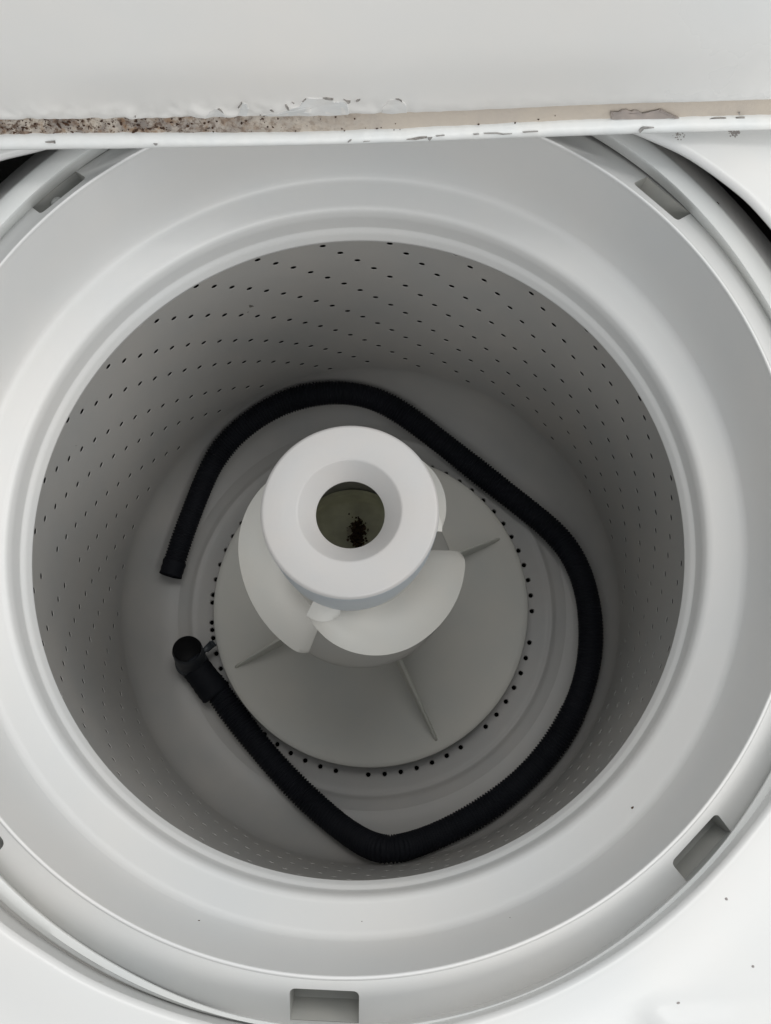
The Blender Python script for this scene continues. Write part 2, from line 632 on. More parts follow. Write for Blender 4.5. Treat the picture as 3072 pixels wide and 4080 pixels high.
# ---------------------------------------------------------------- cabinet top panel
TZ = .152
Etab = [(25, .3333), (32, .3336), (35, .3333), (37, .3328), (40, .3307), (43, .3284), (46, .3258), (50, .3204), (53, .3165), (57, .3080), (63, .297), (70, .288), (80, .279), (90, .276), (100, .279), (110, .288),
        (118, .299), (124, .3080), (129, .3175), (132, .3248), (134, .3312), (136, .3375), (139, .343), (145, .344), (155, .341), (170, .336), (-170, .334), (-150, .331), (-138, .3285), (-127, .3258), (-122, .3240), (-117, .3232), (-109, .3215),
        (-90, .3195), (-75, .3175), (-59, .3154), (-48, .3142), (-40, .3143), (-25, .3175), (-10, .3235), (10, .3305)]


def Ef(a): return hermite(Etab, a)


def panel_h(x, y, d):
    """height of the pressed sheet; d = distance outwards from the opening"""
    z = TZ - .0035 * smooth(.008, .045, d)
    # pressed-up pad at the front right
    qx, qy = max(0, .180 - x), max(0, y + .312)
    q = hypot(qx, qy)
    z += .0055 * (1 - smooth(0.0, .014, q))
    return z


def panel():
    n = 360
    prof = [(.0020, 'F', 0), (.0014, -.0075, 0), (.0004, -.0055, 0), (0.0, -.0042, 0), (.0004, -.0026, 0), (.0014, -.0012, 0), (.0030, -.0003, 0), (.005, 0, 0)]
    vs, fs = [], []
    steps = [.008, .012, .017, .023, .03, .038, .046, .055, .064, .073, .082, .091, .1, .11, .12, .132, .145, .16]
    for (d, dz, _) in prof:
        for i in range(n):
            a = 360 * i / n; r = Ef(a) + d
            if dz == 'F':
                aa = (a + 180) % 360 - 180
                dep = .0085 + .040 * (smooth(20, -5, aa) if aa > -90 else smooth(-200, -165, aa if aa < 0 else aa - 360) if aa < 0 else smooth(150, 175, aa))
                vs.append((r * cos(radians(a)), r * sin(radians(a)), TZ - dep)); continue
            vs.append((r * cos(radians(a)), r * sin(radians(a)), TZ + dz))
    X0, Y0, Y1 = .40, -.40, .45

    def lim(a):
        c, s = cos(radians(a)), sin(radians(a))
        r = 9
        if abs(c) > 1e-6: r = min(r, X0 / abs(c))
        if s > 1e-6: r = min(r, Y1 / s)
        if s < -1e-6: r = min(r, Y0 / s)
        return r
    K = 22
    for j in range(K):
        u = (j + 1) / K
        u = u ** 1.3
        for i in range(n):
            a = 360 * i / n
            e, lm = Ef(a) + .005, lim(a)
            r = e + (lm - e) * u
            x, y = r * cos(radians(a)), r * sin(radians(a))
            vs.append((x, y, panel_h(x, y, r - Ef(a))))
    for k2, (dd, dz) in enumerate(((.004, -.0012), (.0065, -.0045), (.007, -.03))):
        for i in range(n):
            a = 360 * i / n; r = lim(a) + dd
            x, y = r * cos(radians(a)), r * sin(radians(a))
            vs.append((x, y, TZ - .0035 + dz))
    R = len(prof) + K + 3
    for j in range(R - 1):
        for i in range(n):
            k = (i + 1) % n
            fs.append((j * n + i, j * n + k, (j + 1) * n + k, (j + 1) * n + i))
    return mesh(vs, fs)


top = link('top_panel', panel(), M_enamel, wm, angle=60)
# cabinet sides under the top
bm = bmesh.new()
bmesh.ops.create_cube(bm, size=1)
for w in bm.verts: w.co = Vector((w.co.x * .80, w.co.y * .85 + .025, w.co.z * .70 - .235))
bmesh.ops.delete(bm, geom=[ff for ff in bm.faces if ff.normal.z > .5], context='FACES')
m_ = bpy.data.meshes.new('m'); bm.to_mesh(m_); bm.free()
link('cabinet', m_, mat('cabinet_enamel', (.35, .35, .35), .6, .03, 8), wm, shade=False)


# ---------------------------------------------------------------- agitator
# the post leans a little: centre of a section at height z
def agc(z):
    return Vector((interp([(-.36, 0), (-.02, -.0062), (.05, -.0018)], z), interp([(-.36, 0), (0, .002), (.05, .0026)], z)))


def ag_lathe(prof, n=144):
    vs, fs = [], []
    for r, z in prof:
        c = agc(z)
        for i in range(n):
            a = 2 * pi * i / n
            vs.append((c.x + r * cos(a), c.y + r * sin(a), z))
    for j in range(len(prof) - 1):
        for i in range(n):
            k = (i + 1) % n
            fs.append((j * n + i, j * n + k, (j + 1) * n + k, (j + 1) * n + i))
    return mesh(vs, fs)


CZ = .0584
# post with the flared lower edge of the auger
post = [(.0505, .02), (.0545, .02), (.0535, -.02), (.054, -.05), (.057, -.085), (.066, -.125, .01), (.0838, -.163, .004), (.0849, -.168, .001), (.0830, -.170, .001), (.055, -.160, .01), (.052, -.27, .02), (.060, -.30)]
agi = link('agitator', ag_lathe(rounded(post, .01, 6)), M_agi, wm, angle=60)
# cap: funnel, flat top, rounded shoulder, side wall
cap = [(.0495, -.06), (.0492, .050, .004), (.0440, .0660, .003), (.0262, .0655, .0004), (.0243, .0663, .0004), (.0243, .0676, .0005), (.0364, .0815, .0012), (.0480, .0822, .006), (.0608, .0813, .0020), (.0622, .0785)]
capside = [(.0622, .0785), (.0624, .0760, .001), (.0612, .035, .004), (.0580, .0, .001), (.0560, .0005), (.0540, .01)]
capo = link('cap', ag_lathe(rounded(cap, .001, 5)), M_cap, agi, angle=60)
link('cap_side', ag_lathe(rounded(capside, .001, 5)), mat('cap_side_bluish', (.37, .40, .425), .45, .02, 30), agi, angle=60)  # side wall coloured darker and bluer than the cap top
inner = [(.0001, -.092), (.040, -.090), (.0480, -.082), (.0485, -.045)]
M_bar = mat('inner_barrel_plastic', (.88, .86, .70), .55, .2, 60)
link('inner_barrel', ag_lathe(rounded(inner, .003, 4), 72), M_bar, agi, angle=60)


# clump of grime and a crumb of lint stuck inside the barrel
def clump(name, cen, ext, n, m, seed, s0=.0006, s1=.0017):
    rnd = random.Random(seed)
    vs, fs = [], []
    for _ in range(n):
        g = Vector([rnd.gauss(0, 1) for _ in range(3)])
        c = Vector(cen) + Vector((g.x * ext[0], g.y * ext[1], g.z * ext[2]))
        s = rnd.uniform(s0, s1)
        b = len(vs)
        for dv in ((1, 0, 0), (0, 1, 0), (-1, 0, 0), (0, -1, 0), (0, 0, 1), (0, 0, -1)):
            vs.append(tuple(c + Vector(dv) * s * rnd.uniform(.5, 1.6)))
        for t in ((0, 1, 4), (1, 2, 4), (2, 3, 4), (3, 0, 4), (1, 0, 5), (2, 1, 5), (3, 2, 5), (0, 3, 5)):
            fs.append(tuple(b + q for q in t))
    o = link(name, mesh(vs, fs, False), m, agi, shade=False)
    o['kind'] = 'stuff'
    return o


ip = agc(0)
# place by following the line of sight of the mess down to the barrel's near wall / floor
clump('grime_clump', (px_on_z(1424, 2130, -.083).x, px_on_z(1424, 2130, -.083).y, -.085), (.0028, .0062, .002), 420, M_grime, 3)
clump('lint_crumb', (px_on_z(1394, 2118, -.072).x, px_on_z(1394, 2118, -.072).y, -.072), (.0009, .0015, .001), 40, M_crumb, 4, .0005, .0011)


# helical auger vanes
def vane(az0, span=121.0, zs=.006, ze=-.080, RV=.0927):
    nA, nR = 72, 14
    th = .0016
    grid = []
    for i in range(nA + 1):
        u = i / nA
        a = az0 + span * u
        z = zs + (ze - zs) * (u ** .9)
        # outer radius: grows quickly out of the post, rounded off at the far end
        grow = smooth(-.05, .30, u)
        ro = .069 + (RV - .069) * (1 - (1 - min(1, u / .50)) ** 2)
        if u > .93:
            ro -= .005 * ((u - .93) / .07) ** 2.6
        ri = .050
        row = []
        for j in range(nR + 1):
            v = j / nR
            r = ri + (ro - ri) * v
            zz = z - .010 * v ** 2 + .0025 * sin(pi * v)
            # root curls up to the post at the far end
            zz += .006 * (1 - v) ** 3 * smooth(.75, 1, u)
            c = agc(zz)
            row.append(Vector((c.x + r * cos(radians(a)), c.y + r * sin(radians(a)), zz)))
        grid.append(row)
    vs, fs = [], []
    for row in grid:
        for p in row: vs.append(p)
    n = len(vs)
    for row in grid:
        for p in row: vs.append(p - Vector((0, 0, th)))
    W_ = nR + 1
    for i in range(nA):
        for j in range(nR):
            a, b, c, d = i * W_ + j, (i + 1) * W_ + j, (i + 1) * W_ + j + 1, i * W_ + j + 1
            fs.append((a, b, c, d)); fs.append((n + d, n + c, n + b, n + a))
    for i in range(nA):
        a, b = i * W_ + nR, (i + 1) * W_ + nR
        fs.append((a, b, n + b, n + a))
    for j in range(nR):
        a, b = j, j + 1; fs.append((a, b, n + b, n + a))
        a, b = nA * W_ + j, nA * W_ + j + 1; fs.append((b, a, n + a, n + b))
    me = mesh(vs, fs)
    return link('vane', me, M_agi, agi, angle=50)


for k in range(3):
    vane(-117 + 120 * k)


# little folded tab over the start of each vane
def tab(az):
    vs, fs = [], []
    nA, nR = 14, 8
    for i in range(nA + 1):
        u = i / nA
        a = az + 1 + 21 * u
        ro = .0700 - .008 * u ** 2.5 + .001 * sin(pi * u)
        for j in range(nR + 1):
            v = j / nR
            r = .050 + (ro - .050) * v
            z = .0085 - .005 * u - .006 * v * v * (1 - .3 * u)
            c = agc(z)
            vs.append((c.x + r * cos(radians(a)), c.y + r * sin(radians(a)), z))
    n = len(vs)
    vs += [(x, y, z - .0015) for x, y, z in vs]
    W_ = nR + 1
    for i in range(nA):
        for j in range(nR):
            a, b, c, d = i * W_ + j, (i + 1) * W_ + j, (i + 1) * W_ + j + 1, i * W_ + j + 1
            fs.append((a, b, c, d)); fs.append((n + d, n + c, n + b, n + a))
        a, b = i * W_ + nR, (i + 1) * W_ + nR
        fs.append((a, b, n + b, n + a))
    for j in range(nR):
        a, b = j, j + 1; fs.append((a, b, n + b, n + a))
        a, b = nA * W_ + j, nA * W_ + j + 1; fs.append((b, a, n + a, n + b))
    return link('vane_tab', mesh(vs, fs), M_agi, agi, angle=50)


for k in range(3):
    tab(-119 + 120 * k)


# broad skirt at the foot
def skirt_z(r):
    t = (r - .052) / (.1695 - .052)
    return -.292 - .058 * (1 - (1 - t) ** 2) * .55 - .058 * t * .45


prof = [(.050, -.285)] + [(r, skirt_z(r)) for r in [.052 + .1175 * i / 24 for i in range(25)]] + [(.1703, -.3510), (.1700, -.3522), (.1685, -.3530), (.160, -.350), (.09, -.33)]
skirt = link('skirt', ag_lathe(prof, 192), M_skirt, agi, angle=60)


M_fin = mat('fin_plastic', (.60, .60, .55), .45, .03, 15, .04, 300)


def fin(az):
    vs, fs = [], []
    n = 26
    er = Vector((cos(radians(az)), sin(radians(az)), 0)); et = Vector((-er.y, er.x, 0))
    for i in range(n + 1):
        r = .052 + (.159 - .052) * i / n
        h = .040 * (1 - (i / n) ** 1.3) ** .75 + .0006
        w = .0014 + .0014 * (1 - i / n)
        zb = skirt_z(r) - .002
        zt = skirt_z(r) + h
        c = er * r
        for (s, z) in ((-1.9, zb), (-1.0, zb + .004 if zt > zb + .006 else (zb + zt) / 2), (-.7, zt - .0006), (0, zt), (.7, zt - .0006), (1.0, zb + .004 if zt > zb + .006 else (zb + zt) / 2), (1.9, zb)):
            p = c + et * (s * w); vs.append((p.x, p.y, z))
    for i in range(n):
        for j in range(6):
            a = i * 7 + j
            fs.append((a, a + 1, a + 8, a + 7))
    fs.append(tuple(range(7))); fs.append(tuple(n * 7 + j for j in reversed(range(7))))
    return link('fin', mesh(vs, fs), M_fin, agi, angle=70)


for az in (-155.5, -64, 27.5, 118): fin(az)

# ---------------------------------------------------------------- lid
LEAN = radians(14)
YAW = radians(1.12)
L0 = Vector((0.0, .2384, .158))
lx = Vector((cos(YAW), sin(YAW), 0))
back = Vector((-sin(YAW), cos(YAW), 0))
lh = (Vector((0, 0, 1)) * cos(LEAN) + back * sin(LEAN)).normalized()
ln = lx.cross(lh)          # faces the viewer
if ln.dot(CAM - L0) < 0: ln = -ln


def lid_uv(x, y):
    d = px_ray(x, y)
    t = (L0 - CAM).dot(ln) / d.dot(ln)
    w = CAM + d * t - L0
    return (w.dot(lx), w.dot(lh))


def LP(u, h, n): return L0 + lx * u + lh * h + ln * n


bot = [lid_uv(*p) for p in ((0, 599), (576, 592), (1000, 583), (1500, 572), (2000, 553), (2400, 539), (3072, 516))]
mid = [lid_uv(*p) for p in ((0, 546), (300, 541), (700, 538), (1000, 539), (1350, 533), (1700, 517), (2050, 500), (2400, 483), (3072, 468))]
upp = [lid_uv(*p) for p in ((0, 474), (500, 470), (1000, 462), (1500, 451), (1700, 445), (2100, 428), (2400, 412), (2700, 407), (3072, 394))]


def ex(tab, u):
    if u < tab[0][0]:
        (a, b), (c, d) = tab[0], tab[1]; return b + (d - b) / (c - a) * (u - a) * .5
    if u > tab[-1][0]:
        (a, b), (c, d) = tab[-2], tab[-1]; return d + (d - b) / (c - a) * (u - c) * .5
    for i in range(len(tab) - 1):
        if tab[i][0] <= u <= tab[i + 1][0]:
            k = (u - tab[i][0]) / (tab[i + 1][0] - tab[i][0])
            return tab[i][1] + (tab[i + 1][1] - tab[i][1]) * k
    return tab[-1][1]


def exs(tab, u):       # softened
    return sum(ex(tab, u + d) for d in (-.03, -.015, 0, .015, .03)) / 5


US = [-.33 + .66 * i / 440 for i in range(441)]


def loft(fn, K):
    vs, fs = [], []
    for u in US:
        for q in fn(u): vs.append(tuple(q))
    for i in range(len(US) - 1):
        for j in range(K - 1):
            a = i * K + j
            fs.append((a, a + 1, a + K + 1, a + K))
    return mesh(vs, fs)


def nz3(x, y, z): return noise.noise(Vector((x, y, z)))


def lip_fn(u):
    b, t = exs(bot, u), exs(mid, u)
    t += .0006 * nz3(u * 45, 1, 0) + .0004 * nz3(u * 160, 2, 0)
    out = []
    H = t - b
    w = .0006 * nz3(u * 60, 0, 3)
    # back, under, round the bead, up to the sealant
    for (h, n) in ((.012, -.014), (.002, -.0135), (-.0002 + H * .0, -.010), (0, -.004), (H * .06, -.0005), (H * .2, .0022 + w * .3), (H * .42, .0036 + w), (H * .66, .0034 + w * 1.4), (H * .84, .0020 + w), (H * .96, .0002), (H * 1.02, -.0014), (H * 1.04, -.004)):
        out.append(LP(u, b + h, n))
    return out


lid_root = link('lid', loft(lambda u: [LP(u, h, n) for h, n in ((.01, -.016), (.32, -.016), (.40, -.016))], 3), M_lid, wm)
lip = link('rolled_lip', loft(lip_fn, 12), M_lip, lid_root, angle=60)


def strip_fn(u):
    b, t = exs(mid, u), exs(upp, u)
    out = []
    for k in range(12):
        v = k / 11
        h = b - .001 + (t - b + .002) * v
        wear = smooth(.03, -.16, u)
        n = -.0022 - .0008 * v + wear * (.0009 * nz3(u * 110, h * 110, 0) + .0006 * nz3(u * 330, h * 330, 5)) + .0003 * nz3(u * 40, h * 60, 9)
        out.append(LP(u, h, n))
    return out


strip = link('sealing_strip', loft(strip_fn, 12), M_strip, lid_root)


def face_n(u, d):
    """relief of the inner lid face, d = distance above the sealant"""
    near = math.exp(-(d / .012) ** 2) if d > 0 else 1
    blister = smooth(.10, -.02, u) * smooth(-.30, -.12, u)
    r = 0.0026 * (1 - math.exp(-d / .004)) * 0
    r += near * (.0004 + .0013 * smooth(.07, -.02, u)) * (nz3(u * 70, d * 70, 1) + .7 * nz3(u * 190, d * 150, 2))
    r += near * blister * .0012 * nz3(u * 110 + 3, d * 60, 4)
    r += .0016 * nz3(u * 9, d * 9, 7) * smooth(0, .05, d)
    return r


def face_fn(u):
    t = exs(upp, u)
    ragged = .0005 * nz3(u * 90, 3, 1) * smooth(.05, -.1, u)
    out = [LP(u, t + .0002 + ragged, -.006), LP(u, t - .0002 + ragged, -.0006), LP(u, t + .0002 + ragged, .0006 + face_n(u, 0))]
    ds = [.0006, .0012, .0018, .0025, .0032, .004, .005, .006, .007, .008, .0095, .011, .013, .015, .018, .021, .025, .03, .036, .045, .055, .07, .09, .12, .16, .22, .30, .385]
    for d in ds:
        bulge = .0016 * (1 - math.exp(-d / .0025)) + .004 * smooth(0, .05, d)
        out.append(LP(u, t + d + ragged, .0006 + bulge + face_n(u, d)))
    return out


face = link('inner_face', loft(face_fn, 31), M_lid, lid_root, angle=80)


# paint flakes: ragged sheets of primer/paint lifting along the lower edge, traced in lid coordinates
def flake(pts, n0, lift, m, name='paint_flake', seed=1, sub=5, jag=.0004):
    rnd = random.Random(seed)
    P2 = [lid_uv(*p) for p in pts]
    loop = []
    for i in range(len(P2)):
        a, b = Vector(P2[i]), Vector(P2[(i + 1) % len(P2)])
        for k in range(sub):
            q = a.lerp(b, k / sub)
            if k: q += Vector((rnd.uniform(-1, 1), rnd.uniform(-1, 1))) * jag
            loop.append(q)
    c = sum(loop, Vector((0, 0))) / len(loop)
    vs, fs = [], []
    n = len(loop)
    for lvl, (sc, dn) in enumerate(((1, 0), (.96, .0), (.5, -.2), (.1, -.2))):
        for q in loop:
            w = c + (q - c) * sc
            d = w.y - exs(upp, w.x)
            base = .0006 + .0016 * (1 - math.exp(-max(0, d) / .0025)) + .004 * smooth(0, .05, d) + face_n(w.x, max(0, d)) if n0 is None else n0
            vs.append(tuple(LP(w.x, w.y, base + (lift if lvl else -.0006) * (1 + dn))))
    for l in range(3):
        for i in range(n):
            j = (i + 1) % n
            fs.append((l * n + i, l * n + j, (l + 1) * n + j, (l + 1) * n + i))
    fs.append(tuple(3 * n + i for i in range(n)))
    return link(name, mesh(vs, fs), m, lid_root, angle=30)


flake([(1195, 410), (1205, 385), (1228, 374), (1290, 376), (1325, 384), (1335, 395), (1365, 392), (1385, 400), (1394, 430), (1392, 455), (1190, 459), (1040, 458), (1110, 440), (1150, 424)], None, .0005, M_primer, seed=2)
flake([(1520, 450), (1525, 415), (1548, 388), (1578, 380), (1605, 392), (1620, 410), (1622, 449)], None, .0005, M_primer, seed=3)
flake([(815, 463), (838, 432), (865, 420), (890, 430), (902, 461)], None, .0004, M_primer, seed=4)
flake([(948, 460), (960, 425), (966, 395), (985, 402), (992, 430), (985, 459)], None, .0004, M_primer, seed=5)
# dark cracks where the sheet has split
cr = [[(1136, 403), (1141, 400), (1152, 415), (1153, 424), (1146, 420), (1138, 410)],
      [(1163, 391), (1168, 395), (1174, 397), (1170, 398)],
      [(1076, 426), (1084, 424), (1092, 431), (1084, 431)],
      [(1286, 374), (1300, 372), (1328, 376), (1329, 382), (1312, 381), (1296, 379)],
      [(1368, 380), (1380, 385), (1397, 387), (1396, 395), (1387, 399), (1380, 390)],
      [(1418, 388), (1424, 382), (1436, 381), (1428, 389), (1420, 393)],
      [(1575, 380), (1590, 383), (1603, 393), (1600, 386), (1588, 379)],
      [(1205, 388), (1219, 376), (1220, 378), (1207, 391)],
      [(948, 419), (958, 405), (963, 392), (966, 393), (962, 406), (951, 421)],
      [(868, 420), (875, 419), (884, 426), (892, 437), (888, 433), (878, 425)],
      [(1035, 453), (1038, 450), (1040, 452), (1037, 455)],
      [(538, 452), (541, 450), (543, 456), (540, 458)]]
for i, c in enumerate(cr):
    flake(c, None, .0010, M_crack, name='paint_crack', seed=20 + i, sub=2, jag=.00006)
# cracks and lifted chips along the rolled lip (just proud of the bead)
lc = [[(1618, 540), (1640, 536), (1672, 528), (1700, 526), (1702, 531), (1680, 536), (1655, 542), (1640, 541)],
      [(1703, 530), (1722, 528), (1712, 547), (1706, 541)],
      [(1735, 525), (1770, 521), (1771, 523), (1738, 527)],
      [(1884, 518), (1905, 516), (1909, 518), (1888, 521)],
      [(1925, 514), (1980, 512), (2002, 518), (2040, 516), (2003, 521), (1978, 515), (1926, 516)],
      [(2080, 510), (2095, 508), (2142, 505), (2143, 507), (2097, 511), (2084, 513)],
      [(2546, 520), (2542, 506), (2552, 492), (2562, 487), (2603, 489), (2604, 490), (2563, 489), (2554, 495), (2545, 507)],
      [(1385, 551), (1394, 540), (1401, 538), (1396, 546), (1388, 552)],
      [(1447, 549), (1450, 544), (1475, 545), (1452, 547)],
      [(613, 554), (630, 556), (629, 562), (620, 563)],
      [(182, 549), (205, 547), (222, 543), (224, 556), (210, 552), (196, 553)]]
M_chip = mat('chipped_paint', (.34, .33, .32), .6, .25, 300)  # even grey of the chipped paint along the lip
for i, c in enumerate(lc):
    my = sum(q[1] for q in c) / len(c)
    c = [(q[0], my + (q[1] - my) * .75) for q in c]
    flake(c, .0040, .0002, M_crack if i in (0, 10) else M_chip, name='paint_crack', seed=60 + i, sub=2, jag=.00005)
# grey bare patch in the sealant at the right, and darker stains
flake([(2434, 480), (2436, 448), (2445, 458), (2460, 455), (2480, 442), (2500, 444), (2512, 452), (2528, 444), (2540, 446), (2560, 458), (2585, 458), (2615, 448), (2634, 440), (2650, 450), (2672, 462), (2705, 474), (2650, 478), (2500, 480)], -.0012, .0004, mat('bare_patch', (.36, .315, .29), .7, .15, 120), name='bare_patch', seed=9, sub=3, jag=.0003)
M_stain = mat('stain', (.31, .27, .25), .8, .2, 200)
for i, c in enumerate([[(2434, 464), (2434, 448), (2443, 455), (2442, 466)], [(2625, 446), (2634, 439), (2660, 452), (2708, 474), (2690, 476), (2662, 464), (2645, 455)],
                       [(2790, 480), (2830, 474), (2870, 470), (2895, 472), (2860, 478), (2810, 483)], [(2932, 470), (2968, 468), (2970, 472), (2935, 473)], [(2943, 452), (2950, 449), (2951, 455), (2944, 458)]]):
    flake(c, -.0003 if i > 1 else -.0006, .0003, M_crack if i > 1 else M_stain, name='stain', seed=80 + i, sub=2, jag=.0002)


# rust flakes scattered through the left part of the sealant
def rust_bits():
    rnd = random.Random(11)
    vs, fs = [], []

    def bit(u, h, sx, sy, ang, n):
        c, s = cos(ang), sin(ang)
        b = len(vs); K = 7
        for i in range(K):
            t = 2 * pi * i / K
            rx, ry = sx * cos(t) * rnd.uniform(.6, 1.25), sy * sin(t) * rnd.uniform(.6, 1.25)
            vs.append(tuple(LP(u + rx * c - ry * s, h + rx * s + ry * c, n - .0004)))
        vs.append(tuple(LP(u, h, n + rnd.uniform(.0002, .0008))))
        for i in range(K): fs.append((b + i, b + (i + 1) % K, b + K))
    big = [(50, 480, 11, 5, -.5), (38, 474, 16, 3, 0), (262, 502, 13, 6, -.7), (228, 483, 5, 4, 0), (326, 491, 4, 5, 0), (105, 519, 6, 4, -.6), (53, 537, 4, 4, 0), (274, 480, 5, 3, -.6), (392, 514, 4, 3, 0),
           (533, 532, 13, 5, .5), (543, 526, 8, 4, .9), (595, 520, 8, 3, -.1), (651, 519, 4, 6, 0), (682, 495, 6, 3, .3), (747, 510, 5, 6, .3), (822, 469, 5, 3, -1), (863, 490, 4, 4, 0), (982, 489, 6, 3, 0), (1046, 481, 5, 4, 0), (550, 506, 6, 5, 0), (625, 513, 6, 2, 0),
           (232, 505, 6, 12, .2), (540, 492, 4, 4, 0), (1362, 520, 3, 2, 0), (1372, 528, 3, 2, 0), (1502, 519, 6, 2, .2), (1570, 524, 3, 2.5, 0), (1594, 523, 2, 2, 0), (1907, 502, 4, 3, 0), (1480, 527, 3, 2, 0), (1054, 494, 2, 2, 0), (130, 455, 3, 2, 0), (300, 462, 6, 4, 0), (310, 459, 4, 3, 0), (148, 464, 6, 4, 0), (225, 473, 4, 3, 0), (2053, 497, 3, 4, 0), (2213, 468, 2, 2, 0), (2146, 483, 4, 2, 0)]
    k = 1 / 4300 * .92
    for (x, y, a, b_, an) in big:
        u, h = lid_uv(x, y)
        bit(u, h, a * k, b_ * k, an, -.0012 if y > exh(x) else .0012)
    for _ in range(300):
        u = -.24 + abs(rnd.gauss(0, .10))
        if u > .09: continue
        b, t = exs(mid, u), exs(upp, u)
        h = rnd.uniform(b + .0006, t + .0003)
        s = .00016 + .0008 * rnd.random() ** 3
        bit(u, h, s * rnd.uniform(.8, 1.8), s, rnd.uniform(0, 3), -.0018)
    return mesh(vs, fs, False)


def exh(x):
    tab = [(0, 474), (500, 470), (1000, 462), (1500, 451), (1700, 445), (2100, 428), (2400, 412)]
    return ex(tab, x)


o = link('rust_flakes', rust_bits(), M_rust, lid_root, shade=False)
o['kind'] = 'stuff'

# specks of dirt on the top panel and ring
def specks():
    rnd = random.Random(21)
    vs, fs = [], []
    for (x, y, s, z, hook) in ((1567 * 1.844, 1942 * 1.844, 7, TZ - .002, 0), (2705, 4000, 7, TZ - .001, 0), (3002, 3850, 6, TZ - .003, 0), (2655, 620, 17, TZ - .0005, 1), (2705, 540, 9, TZ - .001, 1), (2925, 528, 18, TZ - .002, 1), (2892, 3580, 6, TZ - .002, 0), (2780, 400 + 700 * .4, 0, TZ, 0)):
        if not s: continue
        c = px_on_z(x, y, z)
        for _ in range(1 + 22 * hook):
            q = c + Vector((rnd.gauss(0, 1) * .0022 * hook, rnd.gauss(0, 1) * .0018 * hook, 0))
            d = hypot(q.x, q.y) - Ef(degrees(atan2(q.y, q.x)))
            q.z = panel_h(q.x, q.y, max(d, 0)) + .0001
            if d < .006: continue
            s1 = s * .00017 * (rnd.uniform(.15, .55) if hook else .9)
            b = len(vs); K = 7
            for i in range(K):
                t = 2 * pi * i / K
                vs.append((q.x + s1 * cos(t) * rnd.uniform(.5, 1.2), q.y + s1 * sin(t) * rnd.uniform(.5, 1.2), q.z))
            vs.append((q.x, q.y, q.z + s1 * .3))
            for i in range(K): fs.append((b + i, b + (i + 1) % K, b + K))
    return mesh(vs, fs, False)


o = link('dirt_specks', specks(), mat('dirt', (.28, .26, .25), .8, .2, 300), top, shade=False)
o['kind'] = 'stuff'


def ring_specks():
    rnd = random.Random(31)
    vs, fs = [], []
    # on the sloping band of the balance ring: (pixel, size)
    for (x, y, sx, sy, an) in ((2619, 3176, 5, 9, -.5), (2520, 3218, 8, 5, .5), (2616, 3110, 3, 3, 0), (1442, 3671, 2, 2, 0), (790, 3668, 7, 2, 0), (2032, 3657, 2, 3, 0)):
        d = px_ray(x, y)
        # march to the ring profile
        best = None
        for k in range(400):
            t = .5 + k * .0006
            p = CAM + d * t
            r = hypot(p.x, p.y)
            zz = interp([(.25, .01), (.2575, .0375), (.2835, .0405), (.2903, .131)], r)
            if p.z <= zz + .0004: best = p; break
        if best is None: continue
        k = .78 / 4300
        er = Vector((best.x, best.y, 0)).normalized(); et = Vector((-er.y, er.x, 0))
        b = len(vs); K = 8
        for i in range(K):
            t = 2 * pi * i / K
            a_, b_ = sx * k * cos(t) * rnd.uniform(.6, 1.2), sy * k * sin(t) * rnd.uniform(.6, 1.2)
            q = best + Vector((a_ * cos(an) - b_ * sin(an), a_ * sin(an) + b_ * cos(an), 0))
            q.z = best.z + .0002
            vs.append(tuple(q))
        vs.append((best.x, best.y, best.z + .0006))
        for i in range(K): fs.append((b + i, b + (i + 1) % K, b + K))
    return mesh(vs, fs, False)


def wall_smudge():
    rnd = random.Random(41)
    vs, fs = [], []
    for (x, y, n, sp, s0) in ((1001, 1220, 14, .0016, .0011), (988, 1243, 3, .0006, .0006), (303, 1776, 2, .0008, .0006)):
        d = px_ray(x, y)
        rr = RW - .0004
        A, B, Cc = d.x ** 2 + d.y ** 2, 2 * (CAM.x * d.x + CAM.y * d.y), CAM.x ** 2 + CAM.y ** 2 - rr * rr
        t = (-B + sqrt(B * B - 4 * A * Cc)) / (2 * A)
        p = CAM + d * t
        az = atan2(p.y, p.x)
        for _ in range(n):
            a2, z2 = az + rnd.gauss(0, sp) / rr, p.z + rnd.gauss(0, sp)
            s1 = s0 * rnd.uniform(.4, 1)
            b = len(vs); K = 7
            for i in range(K):
                q = 2 * pi * i / K
                aa = a2 + s1 * cos(q) * rnd.uniform(.6, 1.2) / rr
                vs.append((rr * cos(aa), rr * sin(aa), z2 + s1 * sin(q) * rnd.uniform(.6, 1.2)))
            vs.append(((rr - .0002) * cos(a2), (rr - .0002) * sin(a2), z2))
            for i in range(K): fs.append((b + i, b + (i + 1) % K, b + K))
    return mesh(vs, fs, False)


o = link('wall_smudge', wall_smudge(), mat('smudge', (.14, .135, .12), .8, .3, 300), basket, shade=False)
o['kind'] = 'stuff'
o = link('ring_specks', ring_specks(), M_grime, basket, shade=False)
o['kind'] = 'stuff'

# ================================================================ DRAIN HOSE lying in the basket
hose = bpy.data.objects.new('drain_hose', None)
COL.objects.link(hose)
hose['label'] = 'black corrugated drain hose curled round the agitator on the floor of the washing machine tub'
hose['category'] = 'hose'
HRAD = .0135


def hose_surface_hit(x, y, rad):
    """where the line of sight through (x,y) meets the bowl offset inwards by the hose radius"""
    d = px_ray(x, y)
    best = None
    for k in range(900):
        t = .80 + k * .0005
        p = CAM + d * t
        r = hypot(p.x, p.y)
        # inside the offset bowl? offset ellipse
        rw = RW - rad
        zf = FZ0 + rad
        ok = r < rw and p.z > zf
        if ok and p.z < ZB and r > RW - EX:
            u = (r - (RW - EX)) / (EX - rad); w = (ZB - p.z) / (EZ - rad)
            ok = u * u + w * w < 1
        if not ok: return best if best is not None else p
        best = p
    return best


